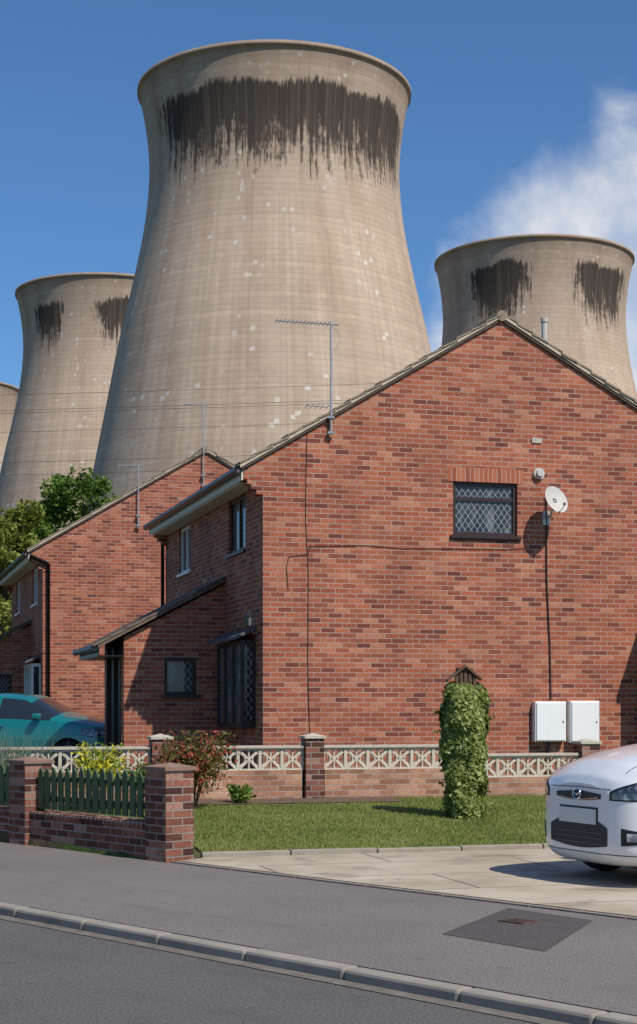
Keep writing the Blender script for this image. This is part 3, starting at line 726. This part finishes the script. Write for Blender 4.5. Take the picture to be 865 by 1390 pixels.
def car(name,loc,heading,pm,scale=(1,1,1)):
    E=empty(name,loc,math.atan2(heading[1],heading[0])); E.scale=scale
    S=[(1.97,.44,.24,.70,.36,.73,.755),(1.93,.60,.16,.745,.50,.79,.825),(1.78,.76,.13,.80,.61,.875,.93),(1.50,.82,.14,.87,.66,.95,1.005),
       (1.20,.843,.16,.92,.67,1.0,1.05),(1.02,.845,.17,.945,.665,1.03,1.075),(.93,.845,.17,.95,.66,1.05,1.10),(.30,.848,.17,.965,.565,1.37,1.425),(.20,.848,.17,.97,.56,1.395,1.445),
       (-.28,.85,.17,.98,.56,1.425,1.475),(-.36,.85,.17,.98,.56,1.425,1.475),(-.95,.848,.17,1.0,.55,1.395,1.45),(-1.05,.846,.17,1.0,.55,1.385,1.44),(-1.35,.84,.18,1.02,.53,1.33,1.385),
       (-1.45,.835,.19,1.02,.53,1.28,1.33),(-1.72,.80,.20,.99,.55,1.04,1.075),(-1.82,.77,.21,.95,.56,.98,1.0),(-1.90,.72,.25,.85,.55,.90,.92)]
    V=[];F=[];MI=[];n=14
    for (x,w,zb,zs,yr,zr,zt) in S:
        h=[(0,zb),(w*.8,zb),(w*.97,zb+.10),(w,zb+(zs-zb)*.42),(w*.985,zs-.10),(w*.955,zs),(yr+.02,zr-.035),(yr*.55,zt-.008)]
        ring=h+[(0,zt)]+[(-y,z) for y,z in h[:0:-1]]
        n=len(ring)
        V+=[(x,y,z) for y,z in ring]
    m=len(S)
    for i in range(m-1):
        for j in range(n):
            k=(j+1)%n; F.append((i*n+j,(i+1)*n+j,(i+1)*n+k,i*n+k))
            jj=j if j<8 else n-1-j
            mi=0
            if jj==5 and i in(6,7,8,10,12): mi=1
            if jj in(6,7) and i==6: mi=1
            if jj in(6,7) and i==14: mi=1
            MI.append(mi)
    F.append(tuple(range(n))[::-1]); MI.append(0); F.append(tuple(range((m-1)*n,m*n))); MI.append(0)
    me=bpy.data.meshes.new('body'); me.from_pydata(V,[],F)
    for q in(pm,CG,RUBBER): me.materials.append(q)
    me.polygons.foreach_set('material_index',MI); me.update()
    # soft creases give the panels defined edges
    ca=me.attributes.new('crease_edge','FLOAT','EDGE'); cv=[0.]*len(me.edges)
    for e in me.edges:
        a_,b_=e.vertices; ia,ja,ib,jb=a_//n,a_%n,b_//n,b_%n
        if ja==jb and ia!=ib:
            jm=ja if ja<=8 else n-ja; lo=min(ia,ib)
            if jm==6 and lo>=1: cv[e.index]=.45
            if jm==5 and lo>=2: cv[e.index]=.5
            if jm==2: cv[e.index]=.4
        elif ia==ib and ia in(1,2,5,6):
            jm=min(ja if ja<=8 else n-ja, jb if jb<=8 else n-jb)
            if jm>=6: cv[e.index]=.4
    ca.data.foreach_set('value',cv)
    o=bpy.data.objects.new('body',me); sc.collection.objects.link(o)
    sb=o.modifiers.new('s','SUBSURF'); sb.levels=3; sb.render_levels=3
    cut=[]
    for x in(1.22,-1.24):
        for sy in(-1,1):
            B=MB(); B.cyl((x,sy*.60,.30),(x,sy*1.0,.30),.345,.345,40); c=B.obj('cut',[RUBBER]); cut.append(c)
            bm=o.modifiers.new('b','BOOLEAN'); bm.object=c; bm.operation='DIFFERENCE'; bm.solver='EXACT'
            try: bm.material_mode='TRANSFER'
            except Exception: pass
    dg=bpy.context.evaluated_depsgraph_get(); dg.update()
    nm=bpy.data.meshes.new_from_object(o.evaluated_get(dg)); o.modifiers.clear(); o.data=nm
    for c in cut: bpy.data.objects.remove(c)
    nm.polygons.foreach_set('use_smooth',[True]*len(nm.polygons))
    try: nm.set_sharp_from_angle(angle=math.radians(40))
    except Exception: pass
    o.parent=E
    B=MB(); B.box(-1.75,1.62,-.56,.56,.115,.30); B.obj('undertray',[RUBBER],E)
    bvh=BVHTree.FromPolygons([v.co.copy() for v in nm.vertices],[tuple(p.vertices) for p in nm.polygons])
    def patch(nm_,p0,p1,zb,zt,mt,off=.006,cx=1.1,nu=20,nv=8,sgn=1):
        V=[];F=[];
        for i in range(nu+1):
            t=i/nu; ph=math.radians(p0+(p1-p0)*t); a,b_=zb(t),zt(t)
            for j in range(nv+1):
                z=a+(b_-a)*j/nv; d=Vector((math.cos(ph)*sgn,math.sin(ph),0)); org=Vector((cx*sgn,0,z))+d*3
                h,nn,_,_=bvh.ray_cast(org,-d)
                if h is None: h=org-d*2.2; nn=d
                V.append(h+d*off)
        for i in range(nu):
            for j in range(nv):
                k=i*(nv+1)+j; F.append((k,k+nv+1,k+nv+2,k+1))
        B=MB(); B.add(V,F); return B.obj(nm_,[mt],E,True)
    cst=lambda v:(lambda t:v)
    for sy in(-1,1):
        patch('headlamp',sy*28,sy*64,lambda t:.650+.05*t-.02*math.sin(t*3.14),lambda t:.69+.17*t**.8*(1-.35*t**4),LAMP,.008)
        patch('headlamp_surround',sy*26.5,sy*65,lambda t:.638+.05*t-.02*math.sin(t*3.14),lambda t:.702+.17*t**.8*(1-.33*t**4),BLACK,.003)
        patch('fog_lamp_recess',sy*33,sy*46,lambda t:.31+.02*t,lambda t:.44-.03*t,BLACK,.004,nu=8)
        patch('fog_lamp',sy*36,sy*42,cst(.345),cst(.405),LAMP,.009,nu=6,nv=4)
        patch('tail_lamp',sy*30,sy*52,cst(.72),lambda t:.93-.03*t,REDL,.006,sgn=-1,nu=10)
    GRI=simple('grille_mesh',(.03,.03,.032),.5,var=.3,scale=30)
    patch('lower_grille',-25,25,lambda t:.27+.03*abs(2*t-1)**2,lambda t:.50-.07*abs(2*t-1)**3,GRI,.005)
    SLAT=simple('slat',(.09,.09,.09),.4)
    for k in range(3): patch('grille_slat_%d'%k,-21,21,cst(.305+.04*k),cst(.312+.04*k),SLAT,.010,nv=1)
    patch('upper_grille',-20,20,lambda t:.625+.02*abs(2*t-1)**2,lambda t:.70-.02*abs(2*t-1),GRI,.005,nv=4)
    patch('grille_chrome',-18,18,lambda t:.628+.02*abs(2*t-1)**2,lambda t:.638+.02*abs(2*t-1)**2,CHR,.012,nv=2)
    patch('bonnet_gap',-27,27,lambda t:.722-.008*abs(2*t-1),lambda t:.729-.008*abs(2*t-1),SLAT,.003,nv=1)
    patch('lip_gap',-42,42,cst(.235),cst(.243),SLAT,.003,nv=1)
    patch('rear_plate',-12,12,cst(.55),cst(.66),PLATE,.01,sgn=-1)
    def surf(y,z):
        h,_,_,_=bvh.ray_cast(Vector((4,y,z)),Vector((-1,0,0))); return h.x if h else 1.97
    x=surf(0,.50)
    B=MB(); B.box(x+.005,x+.02,-.26,.26,.452,.565); B.obj('number_plate',[PLATE],E,bev=.003)
    B=MB(); B.box(x-.04,x+.004,-.275,.275,.44,.578); B.obj('plate_surround',[BLACK],E)
    xb=surf(0,.665); B=MB(); 
    for k in range(20):
        a0=k*math.pi/10;a1=(k+1)*math.pi/10; B.cyl((xb+.02,.055*math.cos(a0),.672+.04*math.sin(a0)),(xb+.02,.055*math.cos(a1),.672+.04*math.sin(a1)),.006,n=6)
    B.path([(xb+.02,-.045,.685),(xb+.022,0,.662),(xb+.02,.045,.685)],.005,6); B.obj('badge',[CHR],E)
    for sy in(-1,1):
        pts=[]
        for t in np.linspace(0,1,16):
            xx=1.84-.84*t; yy=sy*(.47+.13*t); h,_,_,_=bvh.ray_cast(Vector((xx,yy,3)),Vector((0,0,-1)))
            if h: pts.append(h+Vector((0,0,.0005)))
        B=MB(); B.path(pts,.004,5); B.obj('bonnet_shutline',[BLACK],E)
        for xd in(.95,-.32,-1.05):
            pts=[]
            for z in np.linspace(.28,.93,14):
                h,_,_,_=bvh.ray_cast(Vector((xd,sy*3,z)),Vector((0,-sy,0)))
                if h and abs(h.y)>.7: pts.append(h)
            if len(pts)>2: B=MB(); B.path(pts,.003,5); B.obj('door_shutline',[BLACK],E)
        B=MB(); B.box(.56,.70,sy*.84,sy*.99,.98,1.09); B.obj('door_mirror',[pm],E,bev=.03)
        for xd in(-.15,-.85):
            B=MB(); B.box(xd-.09,xd+.09,sy*.845,sy*.875,.84,.865); B.obj('door_handle',[pm],E,bev=.008)
        for xw in(1.22,-1.24):
            B=MB(); y0,y1=sy*.64,sy*.82
            prof=[(.20,y0),(.285,y0),(.302,y0+sy*.03),(.302,y1-sy*.03),(.285,y1),(.20,y1-sy*.005)]
            n_=36; VV=[];FF=[]
            for r,y in prof:
                for i in range(n_): a=2*math.pi*i/n_; VV.append((xw+r*math.cos(a),y,.302+r*math.sin(a)))
            for j in range(len(prof)-1):
                for i in range(n_): FF.append((j*n_+i,j*n_+(i+1)%n_,(j+1)*n_+(i+1)%n_,(j+1)*n_+i))
            B.add(VV,FF); B.obj('tyre',[RUBBER],E,True)
            B=MB(); B.cyl((xw,y0,.302),(xw,y1-sy*.05,.302),.20,.20,30,1); B.cyl((xw,y1-sy*.05,.302),(xw,y1-sy*.01,.302),.05,.04,14,0)
            for k in range(7):
                a=2*math.pi*k/7; B.cyl((xw,y1-sy*.03,.302),(xw+.2*math.cos(a),y1-sy*.02,.302+.2*math.sin(a)),.024,.018,6,0)
            for k in range(24):
                a0=k*math.pi/12;a1=a0+math.pi/12; B.cyl((xw+.2*math.cos(a0),y1-sy*.01,.302+.2*math.sin(a0)),(xw+.2*math.cos(a1),y1-sy*.01,.302+.2*math.sin(a1)),.012,n=6)
            B.obj('wheel_rim',[GALV,BLACK],E)
    return E
car('parked_car',(4.09,14.55,.118),(-.914,-.407),paint('white_paint',(.78,.78,.78)),(1.05,1.05,1.12))
car('parked_car',(-5.5,30.6,.4),(.962,-.272),paint('teal_paint',(.005,.21,.21),.25))

# ---------------------------------------------------------------- light & sky
AZ=math.radians(139.7); EL=math.radians(50)
sd=Vector((math.sin(AZ)*math.cos(EL),math.cos(AZ)*math.cos(EL),math.sin(EL)))
sl=bpy.data.lights.new('sun','SUN'); sl.energy=4.6; sl.angle=math.radians(.5); sl.color=(1,.945,.86)
so=bpy.data.objects.new('sun',sl); sc.collection.objects.link(so); so.rotation_euler=sd.to_track_quat('Z','Y').to_euler(); so.location=(20,-20,40)
wd=bpy.data.worlds.new('World'); sc.world=wd; wd.use_nodes=True; nt=wd.node_tree; bg=nt.nodes['Background']
sky=nt.nodes.new('ShaderNodeTexSky'); sky.sky_type='NISHITA'; sky.sun_disc=False; sky.sun_elevation=EL; sky.sun_rotation=AZ; sky.altitude=50; sky.air_density=1.; sky.dust_density=.3; sky.ozone_density=3.
col=mixc(nt,1.,sky.outputs[0],(.68,1.0,1.30),'MULTIPLY')
tc=nd(nt,'ShaderNodeTexCoord').outputs['Generated']
sx=nd(nt,'ShaderNodeSeparateXYZ',{0:tc}); yy=M(nt,'MAXIMUM',sx.outputs[1],.05)
r=M(nt,'DIVIDE',sx.outputs[0],yy); e=M(nt,'DIVIDE',sx.outputs[2],yy)
d1=M(nt,'SUBTRACT',M(nt,'MULTIPLY',M(nt,'SUBTRACT',r,.0716),.588),M(nt,'MULTIPLY',M(nt,'SUBTRACT',e,.277),.808))
d2=M(nt,'MULTIPLY',M(nt,'SUBTRACT',r,.078),1.5)
d=M(nt,'MINIMUM',d1,d2)
wv=nd(nt,'ShaderNodeVectorMath',{0:tc,1:(3.1,.7,1.9)},operation='ADD').outputs[0]
cn=nd(nt,'ShaderNodeTexNoise',{'Vector':wv,'Scale':15.,'Detail':6.,'Roughness':.58,'Distortion':.3}).outputs[0]
dd=M(nt,'ADD',M(nt,'ADD',d,.012),M(nt,'MULTIPLY',M(nt,'SUBTRACT',cn,.5),.10))
den=smooth(nt,dd,-.006,.045)
den=M(nt,'MULTIPLY',den,M(nt,'GREATER_THAN',sx.outputs[1],.1))
den=M(nt,'MULTIPLY',den,ramp(nt,noise(nt,wv,18,4),[(.34,g3(.45)),(.6,g3(.97))]))
col=mixc(nt,den,col,(8.9,9.0,9.3))
nt.links.new(col,bg.inputs[0]); bg.inputs[1].default_value=.090
sc.view_settings.view_transform='Standard'; sc.view_settings.look='None'; sc.view_settings.exposure=0

cam=bpy.data.cameras.new('camera'); co=bpy.data.objects.new('camera',cam); sc.collection.objects.link(co)
cam.sensor_fit='VERTICAL'; cam.sensor_height=36; cam.sensor_width=36*865/1390; cam.lens=2200/1390*36
cam.shift_y=265/1390; cam.clip_end=6000; cam.clip_start=.1
co.location=(0,0,1.6); co.rotation_euler=(math.pi/2,0,0); sc.camera=co
